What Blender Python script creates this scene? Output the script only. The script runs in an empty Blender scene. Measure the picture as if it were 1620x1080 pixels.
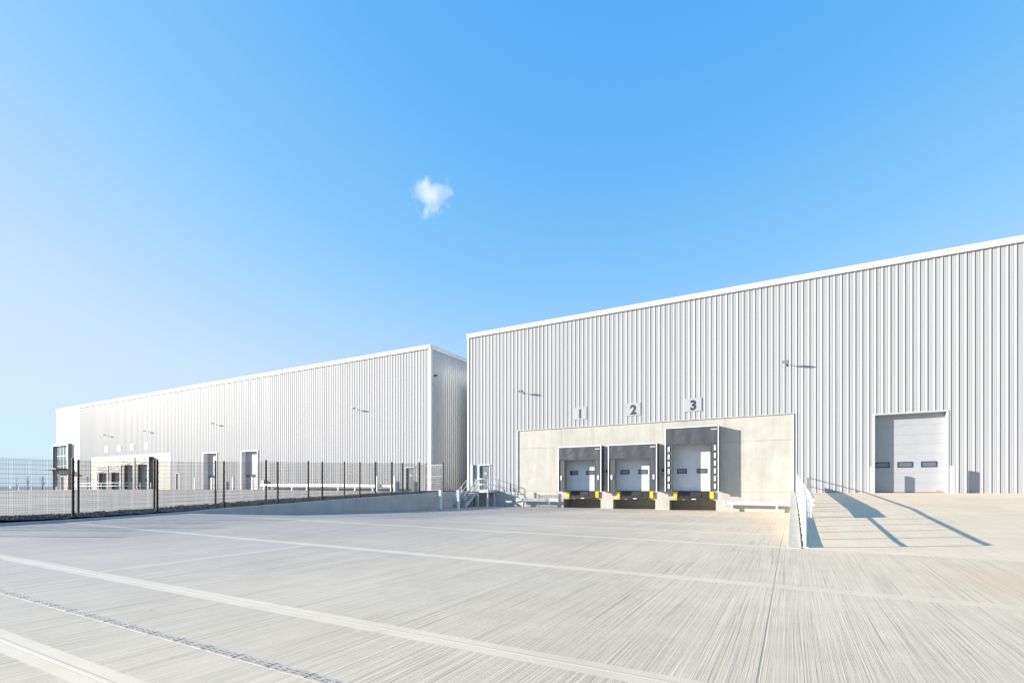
import bpy, bmesh, math, random
from mathutils import Vector, noise as mnoise
random.seed(7)
SC = bpy.context.scene
COL = SC.collection
PI = math.pi

# ------------------------------------------------------------------ materials
def new_mat(name):
    m = bpy.data.materials.new(name); m.use_nodes = True
    nt = m.node_tree; nt.nodes.clear()
    out = nt.nodes.new('ShaderNodeOutputMaterial')
    bs = nt.nodes.new('ShaderNodeBsdfPrincipled')
    nt.links.new(bs.outputs[0], out.inputs[0])
    return m, nt, bs

class G:
    """tiny node-graph helper"""
    def __init__(s, nt): s.nt = nt
    def n(s, t, **kw):
        nd = s.nt.nodes.new(t)
        for k, v in kw.items(): setattr(nd, k, v)
        return nd
    def put(s, sock, v):
        if isinstance(v, (int, float)): sock.default_value = v
        elif isinstance(v, tuple): sock.default_value = v
        else: s.nt.links.new(v, sock)
    def math(s, op, a, b=0.0, c=None, clamp=False):
        nd = s.n('ShaderNodeMath', operation=op, use_clamp=clamp)
        s.put(nd.inputs[0], a); s.put(nd.inputs[1], b)
        if c is not None: s.put(nd.inputs[2], c)
        return nd.outputs[0]
    def mix(s, f, a, b, mode='MIX'):
        nd = s.n('ShaderNodeMix', data_type='RGBA', blend_type=mode)
        s.put(nd.inputs['Factor'], f); s.put(nd.inputs[6], a); s.put(nd.inputs[7], b)
        return nd.outputs[2]
    def noise(s, vec, scale, detail=4, rough=0.55, dim='3D'):
        nd = s.n('ShaderNodeTexNoise', noise_dimensions=dim)
        if vec is not None: s.nt.links.new(vec, nd.inputs['Vector'])
        nd.inputs['Scale'].default_value = scale; nd.inputs['Detail'].default_value = detail
        nd.inputs['Roughness'].default_value = rough
        return nd.outputs['Fac']
    def mapr(s, v, a, b, c=0.0, d=1.0, smooth=False):
        nd = s.n('ShaderNodeMapRange', clamp=True)
        if smooth: nd.interpolation_type = 'SMOOTHSTEP'
        s.put(nd.inputs[0], v)
        for i, x in enumerate((a, b, c, d)): s.put(nd.inputs[i+1], x)
        return nd.outputs[0]
    def pos(s): return s.n('ShaderNodeNewGeometry').outputs['Position']
    def scale(s, vec, sx, sy, sz):
        nd = s.n('ShaderNodeMapping'); s.nt.links.new(vec, nd.inputs[0])
        nd.inputs['Scale'].default_value = (sx, sy, sz); return nd.outputs[0]
    def sep(s, vec):
        nd = s.n('ShaderNodeSeparateXYZ'); s.nt.links.new(vec, nd.inputs[0]); return nd.outputs
    def bump(s, h, strength, dist):
        nd = s.n('ShaderNodeBump'); nd.inputs['Strength'].default_value = strength
        nd.inputs['Distance'].default_value = dist; s.nt.links.new(h, nd.inputs['Height']); return nd.outputs[0]

def rgb(c): return (c[0], c[1], c[2], 1.0)

def plain(name, c, rough=0.5, metal=0.0, var=0.12, scale=3.0, bump=0.0, bscale=40.0, spec=None, streak=False):
    m, nt, bs = new_mat(name); g = G(nt)
    p = g.pos()
    v = g.noise(g.scale(p, 1, 1, 0.25 if streak else 1), scale, 5)
    v2 = g.noise(p, scale*9, 3)
    f = g.math('ADD', g.math('MULTIPLY', v, 0.7), g.math('MULTIPLY', v2, 0.3))
    f = g.mapr(f, 0.3, 0.7)
    lo = rgb([x*(1-var) for x in c]); hi = rgb([min(1, x*(1+var)) for x in c])
    nt.links.new(g.mix(f, lo, hi), bs.inputs['Base Color'])
    nt.links.new(g.mapr(v2, 0.3, 0.7, rough*0.85, min(1, rough*1.15)), bs.inputs['Roughness'])
    bs.inputs['Metallic'].default_value = metal
    if spec is not None: bs.inputs['Specular IOR Level'].default_value = spec
    if bump > 0:
        nt.links.new(g.bump(g.noise(p, bscale, 4), bump, 0.01), bs.inputs['Normal'])
    return m

def cladding_mat(name, c, rough, metal, spec=0.3):
    m, nt, bs = new_mat(name); g = G(nt)
    p = g.pos(); s = g.sep(p)
    # sheet to sheet tone differences (1 m cover width) and faint rain streaks
    sheet = g.math('FLOOR', g.math('ADD', g.math('DIVIDE', s[0], 1.11), g.math('DIVIDE', s[1], 1.11)))
    wn = g.n('ShaderNodeTexWhiteNoise', noise_dimensions='1D'); nt.links.new(sheet, wn.inputs['W'])
    f1 = g.mapr(wn.outputs['Value'], 0, 1, 0.965, 1.02)
    st = g.noise(g.scale(p, 4, 4, 0.12), 1.0, 5)
    f2 = g.mapr(st, 0.3, 0.75, 1.02, 0.94)
    f = g.math('MULTIPLY', f1, f2)
    vm = g.n('ShaderNodeVectorMath', operation='SCALE'); vm.inputs[0].default_value = c; nt.links.new(f, vm.inputs['Scale'])
    nt.links.new(vm.outputs[0], bs.inputs['Base Color'])
    bs.inputs['Metallic'].default_value = metal; bs.inputs['Roughness'].default_value = rough; bs.inputs['Specular IOR Level'].default_value = spec
    return m

def yard_mat(name, off, cream, brush=1.0):
    """brushed in-situ concrete: grooves along Y, smooth trowelled margins beside the joints"""
    m, nt, bs = new_mat(name); g = G(nt)
    p = g.pos(); s = g.sep(p); X, Y = s[0], s[1]
    warp = g.noise(p, 0.5, 2)
    xw = g.math('ADD', X, g.math('MULTIPLY', warp, 0.02))
    cb = g.n('ShaderNodeCombineXYZ'); nt.links.new(xw, cb.inputs[0]); nt.links.new(g.math('MULTIPLY', Y, 0.007), cb.inputs[1])
    bay = g.math('FLOOR', g.math('DIVIDE', g.math('SUBTRACT', Y, off), 4.9))
    nt.links.new(g.math('MULTIPLY', bay, 7.3), cb.inputs[2])
    gr1 = g.noise(cb.outputs[0], 30.0, 4, 0.75)
    gr2 = g.noise(cb.outputs[0], 9.0, 3, 0.7)
    gr3 = g.noise(cb.outputs[0], 75.0, 3, 0.7)
    # broad patches where the brushing is fainter
    pat = g.mapr(g.noise(g.scale(p, 1, .35, 1), 0.35, 2), 0.30, 0.68)
    # joints (regular bays) + one extra joint close to the camera
    d1 = g.math('ABSOLUTE', g.math('SUBTRACT', g.math('MODULO', g.math('ADD', g.math('SUBTRACT', Y, off), 492.45), 4.9), 2.45))
    d = d1
    if off == 4.3:
        d2 = g.math('ABSOLUTE', g.math('SUBTRACT', Y, 2.02)); d = g.math('MINIMUM', d1, d2)
    wob = g.math('MULTIPLY', g.math('SUBTRACT', g.noise(p, 1.3, 3), 0.5), 0.02)
    dd = g.math('ADD', d, wob)
    margin = g.mapr(dd, 0.145, 0.165, 1, 0)
    seal = g.mapr(d, 0.018, 0.024, 1, 0)
    edge = g.mapr(g.math('ABSOLUTE', g.math('SUBTRACT', d, 0.029)), 0.002, 0.006, 1, 0)
    # saw cuts along Y
    dx = g.math('ABSOLUTE', g.math('SUBTRACT', g.math('MODULO', g.math('ADD', X, 553.40), 3.7), 1.85))
    cut = g.math('MULTIPLY', g.mapr(dx, 0.006, 0.012, 1, 0), g.mapr(g.math('ABSOLUTE', g.math('ADD', X, 0.1)), 0.5, 1.0, 1.0, 0.25))
    big0 = g.noise(p, 0.11, 3)
    crm = g.mapr(g.math('ADD', X, g.math('MULTIPLY', g.math('SUBTRACT', big0, 0.5), 8.0)), -16.0, 2.0, 0, 1, True) if cream is None else cream
    base = g.mix(crm, (0.422, 0.368, 0.323, 1), (0.635, 0.520, 0.380, 1))
    # mottled cement tone
    mot = g.mapr(g.noise(p, 1.7, 6, 0.65), 0.3, 0.7, 0.94, 1.06)
    fine = g.mapr(g.noise(p, 90, 3, 0.7), 0.25, 0.75, 0.90, 1.09)
    big = g.mapr(g.noise(p, 0.11, 3), 0.35, 0.65, 0.93, 1.06)
    amp = g.math('MULTIPLY', g.math('SUBTRACT', 1.0, margin), g.mapr(pat, 0, 1, 0.75*brush, 1.0*brush))
    grv = g.math('ADD', g.math('MULTIPLY', g.math('SUBTRACT', gr1, 0.5), 0.75), g.math('MULTIPLY', g.math('SUBTRACT', gr2, 0.5), 0.5))
    grv = g.math('ADD', grv, g.math('MULTIPLY', g.math('SUBTRACT', gr3, 0.5), 1.1))
    # deeper single rake marks
    rake = g.mapr(g.noise(cb.outputs[0], 11.0, 1, 0.4), 0.30, 0.335, 1, 0)
    grv = g.math('SUBTRACT', grv, g.math('MULTIPLY', rake, 0.22))
    tone = g.math('MULTIPLY', g.math('MULTIPLY', mot, fine), big)
    slab = g.n('ShaderNodeTexWhiteNoise', noise_dimensions='2D'); sc = g.n('ShaderNodeCombineXYZ'); nt.links.new(bay, sc.inputs[0])
    nt.links.new(g.math('FLOOR', g.math('DIVIDE', g.math('ADD', X, 553.40+1.85), 3.7)), sc.inputs[1]); nt.links.new(sc.outputs[0], slab.inputs['Vector'])
    tone = g.math('MULTIPLY', tone, g.mapr(slab.outputs['Value'], 0, 1, 0.955, 1.035))
    tone = g.math('MULTIPLY', tone, g.math('ADD', 1.0, g.math('MULTIPLY', g.math('MULTIPLY', grv, amp), 0.50)))
    thin = g.mapr(g.noise(cb.outputs[0], 52.0, 2, 0.5), 0.39, 0.44, 1, 0)
    brk = g.mapr(g.noise(g.scale(p, 2.2, 0.28, 1), 1.0, 3, 0.55), 0.34, 0.62, 0.25, 1)
    tone = g.math('MULTIPLY', tone, g.math('SUBTRACT', 1.0, g.math('MULTIPLY', g.math('MULTIPLY', thin, brk), g.math('MULTIPLY', amp, 0.30))))
    tone = g.math('MULTIPLY', tone, g.math('ADD', 1.0, g.math('MULTIPLY', margin, g.mapr(X, -6.0, 1.5, 0.19, 0.05))))
    vm = g.n('ShaderNodeVectorMath', operation='SCALE'); nt.links.new(base, vm.inputs[0]); nt.links.new(tone, vm.inputs['Scale'])
    col = vm.outputs[0]
    # rust coloured stains
    rs = g.noise(p, 0.55, 4, 0.6)
    dxs = g.math('SUBTRACT', X, 3.1); dys = g.math('SUBTRACT', Y, 11.2)
    r1 = g.math('SQRT', g.math('ADD', g.math('MULTIPLY', dxs, dxs), g.math('MULTIPLY', g.math('MULTIPLY', dys, dys), 0.25)))
    dx2 = g.math('SUBTRACT', X, 0.95); dy2 = g.math('SUBTRACT', Y, 17.6)
    r2 = g.math('SQRT', g.math('ADD', g.math('MULTIPLY', g.math('MULTIPLY', dx2, dx2), 9), g.math('MULTIPLY', g.math('MULTIPLY', dy2, dy2), 0.3)))
    r = g.math('MINIMUM', r1, g.math('ADD', r2, 0.3))
    r = g.math('ADD', r, g.mapr(X, 0.25, 0.35, 5.0, 0.0))
    stain = g.math('MULTIPLY', g.mapr(g.math('ADD', r, g.math('MULTIPLY', rs, 1.6)), 0.9, 2.3, 1, 0, True), 0.62)
    col = g.mix(stain, col, (0.60, 0.44, 0.28, 1))
    col = g.mix(g.math('MULTIPLY', seal, g.mapr(X, -6.0, 1.5, 0.9, 0.25)), col, (0.72, 0.61, 0.48, 1))
    col = g.mix(g.math('MULTIPLY', edge, 0.30), col, (0.12, 0.115, 0.10, 1))
    col = g.mix(g.math('MULTIPLY', cut, 0.42), col, (0.13, 0.125, 0.12, 1))
    if off == 4.3:                          # pale hand-finished strip between two bays
        st_ = g.mapr(g.math('ABSOLUTE', g.math('ADD', X, 11.2)), 0.05, 0.09, 1, 0)
        st_ = g.math('MULTIPLY', st_, g.mapr(g.math('ABSOLUTE', g.math('SUBTRACT', Y, 6.75)), 2.25, 2.3, 1, 0))
        col = g.mix(g.math('MULTIPLY', st_, 0.6), col, (0.62, 0.56, 0.48, 1))
    # small dark specks
    vo = g.n('ShaderNodeTexVoronoi', feature='F1'); nt.links.new(p, vo.inputs['Vector']); vo.inputs['Scale'].default_value = 1.1
    col = g.mix(g.math('MULTIPLY', g.mapr(vo.outputs['Distance'], 0.016, 0.024, 1, 0), 0.7), col, (0.09, 0.085, 0.08, 1))
    nt.links.new(col, bs.inputs['Base Color'])
    bs.inputs['Roughness'].default_value = 0.78
    bs.inputs['Specular IOR Level'].default_value = 0.35
    h = g.math('MULTIPLY', grv, amp)
    h = g.math('ADD', h, g.math('MULTIPLY', g.noise(p, 130, 3), 0.10))
    h = g.math('SUBTRACT', h, g.math('MULTIPLY', cut, 0.6))
    h = g.math('ADD', h, g.math('MULTIPLY', seal, 0.5))
    nt.links.new(g.bump(h, 0.45, 0.010), bs.inputs['Normal'])
    return m

def concrete_wall_mat(name, c):
    m, nt, bs = new_mat(name); g = G(nt)
    p = g.pos()
    a = g.noise(p, 0.9, 6, 0.62); b = g.noise(g.scale(p, 1.5, 1.5, 0.22), 1.6, 5); e = g.noise(p, 45, 4, 0.7)
    f = g.math('ADD', g.math('MULTIPLY', a, 0.45), g.math('ADD', g.math('MULTIPLY', b, 0.35), g.math('MULTIPLY', e, 0.2)))
    t = g.mapr(f, 0.33, 0.67, 0.78, 1.12)
    pan = g.sep(p); wnp = g.n('ShaderNodeTexWhiteNoise', noise_dimensions='2D'); cp = g.n('ShaderNodeCombineXYZ')
    nt.links.new(g.math('FLOOR', g.math('DIVIDE', g.math('ADD', pan[0], 500+4.35), 4.3)), cp.inputs[0]); nt.links.new(g.math('FLOOR', g.math('DIVIDE', g.math('ADD', pan[2], 20.35), 3.77)), cp.inputs[1])
    nt.links.new(cp.outputs[0], wnp.inputs['Vector'])
    t = g.math('MULTIPLY', t, g.mapr(wnp.outputs['Value'], 0, 1, 0.93, 1.03))
    vm = g.n('ShaderNodeVectorMath', operation='SCALE'); vm.inputs[0].default_value = c; nt.links.new(t, vm.inputs['Scale'])
    run = g.noise(g.scale(p, 5, 5, 0.10), 1.0, 5, 0.65)
    t = g.math('MULTIPLY', t, g.mapr(run, 0.40, 0.30, 1.0, 0.86))
    foot = g.mapr(g.math('ADD', pan[2], g.math('MULTIPLY', a, 0.9)), -1.15, -0.75, 0.72, 1.0)
    t = g.math('MULTIPLY', t, foot)
    vo = g.n('ShaderNodeTexVoronoi', feature='F1'); nt.links.new(p, vo.inputs['Vector']); vo.inputs['Scale'].default_value = 9
    hole = g.mapr(vo.outputs['Distance'], 0.05, 0.08, 0.35, 0)
    nt.links.new(g.mix(hole, vm.outputs[0], (0.2, 0.19, 0.17, 1)), bs.inputs['Base Color'])
    bs.inputs['Roughness'].default_value = 0.75
    nt.links.new(g.bump(f, 0.25, 0.02), bs.inputs['Normal'])
    return m

def door_mat(name, c, pitch):
    """sectional door: fine horizontal ribs"""
    m, nt, bs = new_mat(name); g = G(nt)
    s = g.sep(g.pos())
    fr = g.math('FRACT', g.math('DIVIDE', s[2], pitch))
    tri = g.math('ABSOLUTE', g.math('SUBTRACT', fr, 0.5))
    rib = g.mapr(tri, 0.38, 0.5, 0, 1, True)
    col = g.mix(g.math('MULTIPLY', rib, 0.30), rgb(c), rgb([x*0.55 for x in c]))
    v = g.noise(g.pos(), 1.5, 4)
    vm = g.n('ShaderNodeVectorMath', operation='SCALE'); nt.links.new(col, vm.inputs[0]); nt.links.new(g.mapr(v, 0.3, 0.7, 0.95, 1.03), vm.inputs['Scale'])
    nt.links.new(vm.outputs[0], bs.inputs['Base Color'])
    bs.inputs['Roughness'].default_value = 0.42
    nt.links.new(g.bump(g.math('SUBTRACT', 1.0, rib), 0.5, 0.012), bs.inputs['Normal'])
    return m

def glass_mat(name, c, rough=0.06):
    m, nt, bs = new_mat(name); g = G(nt)
    v = g.noise(g.pos(), 2.0, 3)
    nt.links.new(g.mix(g.mapr(v, 0.3, 0.7), rgb([x*0.85 for x in c]), rgb(c)), bs.inputs['Base Color'])
    bs.inputs['Roughness'].default_value = rough; bs.inputs['Specular IOR Level'].default_value = 0.9
    return m

M = {}
M['clad'] = cladding_mat('silver_cladding', (0.360, 0.363, 0.378), 0.55, 0.0, 0.22)
M['clad_shade'] = cladding_mat('shaded_side_silver_cladding', (0.46, 0.47, 0.48), 0.30, 0.35, 0.5)  # shaded-side copy of the front cladding, sky sheen put into its tone and gloss
M['clad_smooth'] = cladding_mat('white_flat_panel', (0.66, 0.66, 0.66), 0.4, 0.0)
M['fascia'] = plain('white_coated_flashing', (0.72, 0.71, 0.70), 0.4, 0, 0.03, 0.6)
M['trim'] = plain('pale_grey_flashing', (0.50, 0.50, 0.50), 0.4, 0.1, 0.04, 0.8)
M['roof'] = plain('roof_sheet', (0.5, 0.52, 0.54), 0.5, 0, 0.08)
M['conc'] = concrete_wall_mat('precast_beige_concrete', (0.44, 0.423, 0.385))
M['conc_pale'] = concrete_wall_mat('pale_cast_concrete', (0.46, 0.425, 0.37))
M['conc_grey'] = concrete_wall_mat('grey_cast_concrete', (0.46, 0.45, 0.42))
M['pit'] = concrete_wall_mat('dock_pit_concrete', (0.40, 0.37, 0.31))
M['yard'] = yard_mat('brushed_yard_concrete', 4.3, None)
M['ramp'] = yard_mat('ramp_concrete', 4.3, 1.0, 0.35)
M['apron'] = yard_mat('apron_concrete', 4.3, None, 0.9)
M['left_yard'] = yard_mat('service_yard_concrete', 2.4, 0.1, 0.55)
M['door'] = door_mat('sectional_door_panel', (0.355, 0.365, 0.392), 0.115)
M['dock_door'] = door_mat('shade_lifted_white_blue_panel', (0.60, 0.625, 0.67), 0.115)  # base brightened over the roller door's to lift doors sitting mostly in shade
M['pdoor'] = plain('slate_door_paint', (0.115, 0.145, 0.16), 0.4, 0, 0.06)
M['worn_line'] = plain('worn_pale_line', (0.66, 0.60, 0.50), 0.8, 0, 0.2, 6)
M['galv'] = plain('galvanised_steel', (0.66, 0.68, 0.70), 0.38, 0.45, 0.14, 14)
M['galv_white'] = plain('bright_galvanised_post', (0.80, 0.81, 0.82), 0.42, 0.15, 0.08, 8)
M['white'] = plain('white_paint', (0.70, 0.69, 0.68), 0.45, 0, 0.04, 3)
M['fence'] = plain('dark_fence_coating', (0.014, 0.014, 0.014), 0.6, 0, 0.2, 6, spec=0.15)
M['pvc'] = plain('charcoal_pvc_curtain', (0.060, 0.065, 0.075), 0.42, 0, 0.22, 2.2, 0.25, 3.0, streak=True)
M['pvc_side'] = plain('dark_shelter_side_fabric', (0.055, 0.057, 0.062), 0.55, 0, 0.2, 2.0, 0.15, 4.0)
M['black'] = plain('black_steel', (0.022, 0.022, 0.024), 0.5, 0, 0.3, 5)
M['rubber'] = plain('black_rubber', (0.02, 0.02, 0.02), 0.7, 0, 0.2, 8)
M['yellow'] = plain('yellow_bumper', (0.80, 0.52, 0.015), 0.45, 0, 0.10, 4)
M['digit'] = plain('dark_grey_lettering', (0.035, 0.038, 0.048), 0.5, 0, 0.05)
M['signboard'] = plain('sign_board', (0.365, 0.372, 0.392), 0.5, 0, 0.02)
M['red'] = plain('red_print', (0.45, 0.05, 0.04), 0.5)
M['glass'] = glass_mat('door_window_glass', (0.10, 0.13, 0.17))
M['glass_sky'] = glass_mat('office_glass', (0.25, 0.30, 0.33), 0.04)
M['lamp'] = plain('grey_lamp_casting', (0.22, 0.22, 0.22), 0.5, 0.2, 0.1)
M['lens'] = plain('lamp_lens', (0.6, 0.6, 0.58), 0.25)
M['gravel'] = plain('dark_gravel', (0.115, 0.105, 0.098), 0.9, 0, 0.65, 9, 0.6, 60)
M['asphalt'] = plain('asphalt', (0.06, 0.062, 0.066), 0.9, 0, 0.2, 2, 0.4, 90)
M['grass'] = plain('rough_grassland', (0.085, 0.095, 0.05), 0.95, 0, 0.3, 0.02)
M['hill'] = plain('haze_blue_moorland', (0.17, 0.23, 0.30), 0.95, 0, 0.12, 0.004)  # distance haze painted as blue in the base colour
M['bark'] = plain('young_bark', (0.10, 0.075, 0.055), 0.9, 0, 0.3, 12)
M['timber'] = plain('timber_stake', (0.22, 0.15, 0.09), 0.85, 0, 0.25, 10)
M['orange_door'] = plain('warm_lobby_panel', (0.45, 0.27, 0.20), 0.5)
M['grate'] = plain('cast_drain_frame', (0.44, 0.39, 0.33), 0.7, 0.0, 0.35, 12)
M['grate_dark'] = plain('drain_slot_shadow', (0.09, 0.08, 0.07), 0.9, 0, 0.4, 20)
M['seal_strip'] = plain('dark_joint_strip', (0.06, 0.058, 0.055), 0.85, 0, 0.5, 18)

# ------------------------------------------------------------------ mesh builder
class MB:
    def __init__(s): s.v = []; s.f = []; s.sm = []
    def quad(s, a, b, c, d, sm=False):
        i = len(s.v); s.v += [tuple(a), tuple(b), tuple(c), tuple(d)]; s.f.append((i, i+1, i+2, i+3)); s.sm.append(sm)
    def box(s, x0, x1, y0, y1, z0, z1):
        i = len(s.v)
        s.v += [(x0,y0,z0),(x1,y0,z0),(x1,y1,z0),(x0,y1,z0),(x0,y0,z1),(x1,y0,z1),(x1,y1,z1),(x0,y1,z1)]
        for q in ((0,3,2,1),(4,5,6,7),(0,1,5,4),(1,2,6,5),(2,3,7,6),(3,0,4,7)):
            s.f.append(tuple(i+k for k in q)); s.sm.append(False)
    def cbox(s, x0, x1, y0, y1, z0, z1, b):
        """box with chamfered vertical and top edges"""
        ring = lambda k, z: [(x0+k,y0+b,z),(x0+b,y0+k,z),(x1-b,y0+k,z),(x1-k,y0+b,z),(x1-k,y1-b,z),(x1-b,y1-k,z),(x0+b,y1-k,z),(x0+k,y1-b,z)]
        i = len(s.v)
        s.v += ring(0, z0) + ring(0, z1-b) + ring(b*0.9, z1)
        for r in range(2):
            for k in range(8):
                s.f.append((i+r*8+k, i+r*8+(k+1)%8, i+r*8+8+(k+1)%8, i+r*8+8+k)); s.sm.append(False)
        s.f.append(tuple(i+16+k for k in range(8))); s.sm.append(False)
        s.f.append(tuple(i+7-k for k in range(8))); s.sm.append(False)
    def tube(s, pts, r, n=8, cap=True):
        P = [Vector(p) for p in pts]; i0 = len(s.v); up = None; N = len(P)
        rr = r if isinstance(r, (list, tuple)) else [r]*N
        for k in range(N):
            t = (P[min(k+1, N-1)] - P[max(k-1, 0)]).normalized()
            if up is None:
                up = Vector((0,0,1)) if abs(t.z) < 0.9 else Vector((1,0,0))
            a = (up - t*up.dot(t)).normalized(); b = t.cross(a); up = a
            for j in range(n):
                w = 2*PI*j/n
                s.v.append(tuple(P[k] + (a*math.cos(w) + b*math.sin(w))*rr[k]))
        for k in range(N-1):
            for j in range(n):
                s.f.append((i0+k*n+j, i0+k*n+(j+1)%n, i0+(k+1)*n+(j+1)%n, i0+(k+1)*n+j)); s.sm.append(n > 4)
        if cap:
            s.f.append(tuple(i0+n-1-j for j in range(n))); s.sm.append(False)
            s.f.append(tuple(i0+(N-1)*n+j for j in range(n))); s.sm.append(False)
    def prism(s, poly, ext):
        """poly: list of 3d points, ext: extrusion vector"""
        i = len(s.v); n = len(poly); e = Vector(ext)
        s.v += [tuple(p) for p in poly] + [tuple(Vector(p)+e) for p in poly]
        s.f.append(tuple(range(i, i+n))); s.sm.append(False)
        s.f.append(tuple(range(i+2*n-1, i+n-1, -1))); s.sm.append(False)
        for k in range(n):
            s.f.append((i+k, i+n+k, i+n+(k+1)%n, i+(k+1)%n)); s.sm.append(False)
    def build(s, name, mat, parent=None, fix=True):
        me = bpy.data.meshes.new(name); me.from_pydata(s.v, [], s.f)
        me.polygons.foreach_set('use_smooth', s.sm)
        if fix:
            bm = bmesh.new(); bm.from_mesh(me); bmesh.ops.recalc_face_normals(bm, faces=bm.faces); bm.to_mesh(me); bm.free()
        me.update()
        o = bpy.data.objects.new(name, me); COL.objects.link(o)
        me.materials.append(M[mat] if isinstance(mat, str) else mat)
        if parent is not None: o.parent = parent
        return o

def tag(o, label=None, cat=None, group=None, kind=None):
    if label: o['label'] = label
    if cat: o['category'] = cat
    if group: o['group'] = group
    if kind: o['kind'] = kind
    return o
def thing(name, label, cat, loc=(0,0,0), group=None):
    o = bpy.data.objects.new(name, None); COL.objects.link(o); o.location = loc
    o.empty_display_size = 0.3
    return tag(o, label, cat, group)
def copy_thing(src, loc, label):
    c = src.copy(); COL.objects.link(c); c.location = loc; c['label'] = label
    for ch in list(src.children):
        d = ch.copy(); COL.objects.link(d); d.parent = c
        for gch in list(ch.children):
            e = gch.copy(); COL.objects.link(e); e.parent = d
    return c

def lerp(tab, x):
    if x <= tab[0][0]: return tab[0][1]
    for (a, va), (b, vb) in zip(tab, tab[1:]):
        if x <= b: return va + (vb-va)*(x-a)/(b-a)
    return tab[-1][1]

# ------------------------------------------------------------------ terrain heights (eye level is z = 0)
BASE = [(-15,-1.60),(2.9,-1.62),(4.3,-1.61),(9.2,-1.57),(13.0,-1.455),(14.1,-1.44),(15.2,-1.455),(19,-1.53),(24,-1.57),(29,-1.61),(34,-1.66),(40,-1.65)]
AX = [(-15,-.006),(9,-.0075),(14.1,-.0085),(19,-.0015),(24,.001),(31,.002),(40,-.003)]
def yard_z(x, y): return lerp(BASE, y) + lerp(AX, y)*max(x, -40)
RAMP = [(14.1,-1.44),(15.0,-1.40),(21.8,-.945),(23.2,-.865),(38,-.30),(40,-.25)]
def ramp_z(x, y): return lerp(RAMP, y) - .0085*x*max(0, 1-(y-14.1)/12)
QF = [(3,-1.22),(9.7,-1.19),(12.95,-1.10),(16.2,-1.0),(19.45,-.88),(22.7,-.74),(26,-.60),(29.3,-.44),(32.4,-.31),(35.7,-.2),(40,-.2)]
QB = [(3,-1.22),(10.6,-1.15),(13.7,-1.01),(16.9,-.86),(20,-.69),(23.2,-.60),(26.3,-.50),(29.5,-.36),(32.6,-.30),(36,-.22),(40,-.30)]
RB = [(3,-1.12),(7,-1.05),(12.6,-.88),(20,-.5),(30,-.17),(41,-.05)]
def left_z(x, y):
    s = min(1, max(0, (-28.8-x)/30))
    z = lerp(QB, y)*(1-s) + lerp(RB, y)*s - .03
    if x < -100: z -= (-100-x)*.008
    return z

def grid(name, mat, zf, xs, ys, kind='structure'):
    b = MB(); nx, ny = len(xs), len(ys)
    for y in ys:
        for x in xs: b.v.append((x, y, zf(x, y)))
    for j in range(ny-1):
        for i in range(nx-1):
            b.f.append((j*nx+i, j*nx+i+1, (j+1)*nx+i+1, (j+1)*nx+i)); b.sm.append(True)
    o = b.build(name, mat, fix=False); o['kind'] = kind; return o
def rng(a, b, st):
    n = max(1, int(round((b-a)/st))); return [a+(b-a)*k/n for k in range(n+1)]

grid('concrete_yard', 'yard', yard_z, rng(-26.2, 45, 1.2), rng(-15, 14.1, .5))
grid('dock_apron', 'apron', yard_z, rng(-26.2, .0, 1.1), rng(14.1, 42.3, .6))
grid('ramp', 'ramp', ramp_z, rng(.27, 45, 1.2), rng(14.1, 40.6, .5))
grid('service_yard', 'left_yard', left_z, rng(-121, -28.8, 1.6), rng(-12, 41.2, .8))
def far_z(x, y): return left_z(-121, min(max(y, 3), 41)) - .06 - max(0, (-121.3-x))*.004
grid('road', 'asphalt', far_z, rng(-190, -121.2, 8), rng(-20, 110, 6))
b = MB(); b.quad((-9000,-3000,-2.6),(6000,-3000,-2.6),(6000,9000,-2.6),(-9000,9000,-2.6))
b.build('ground', 'grass', fix=False)['kind'] = 'structure'
# low moor far behind on the left
b = MB(); n = 90; pr = None
for k in range(n+1):
    a = math.radians(40 + 130*k/n); R = 4200
    h = 18 + 16*(mnoise.noise(Vector((k*.11, 3.1, 0)))) + 6*mnoise.noise(Vector((k*.45, 9, 0)))
    c, s_ = math.cos(a), math.sin(a)
    cur = [(c*R, s_*R, -2.6), (c*(R+500), s_*(R+500), h*.8), (c*(R+1100), s_*(R+1100), h), (c*(R+2500), s_*(R+2500), -2.6)]
    if pr:
        for q in range(3): b.quad(pr[q], cur[q], cur[q+1], pr[q+1], True)
    pr = cur
b.build('hills', 'hill')['kind'] = 'structure'

for (xa, ya, xb, yb) in ((-4.55,39.0,-3.85,22.6), (-8.95,39.0,-7.7,22.8), (-13.25,39.0,-11.4,23.5), (-17.7,39.0,-15.3,24.5)):
    b = MB(); n = 24
    for k in range(n):
        P = [(xa+(xb-xa)*q/n, ya+(yb-ya)*q/n) for q in (k, k+1)]
        b.quad(*[(x+o_, y, yard_z(x+o_, y)+.006) for (x, y), o_ in ((P[0],-.05),(P[0],.05),(P[1],.05),(P[1],-.05))])
    b.build('bay_marking', 'worn_line')['kind'] = 'structure'
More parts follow.
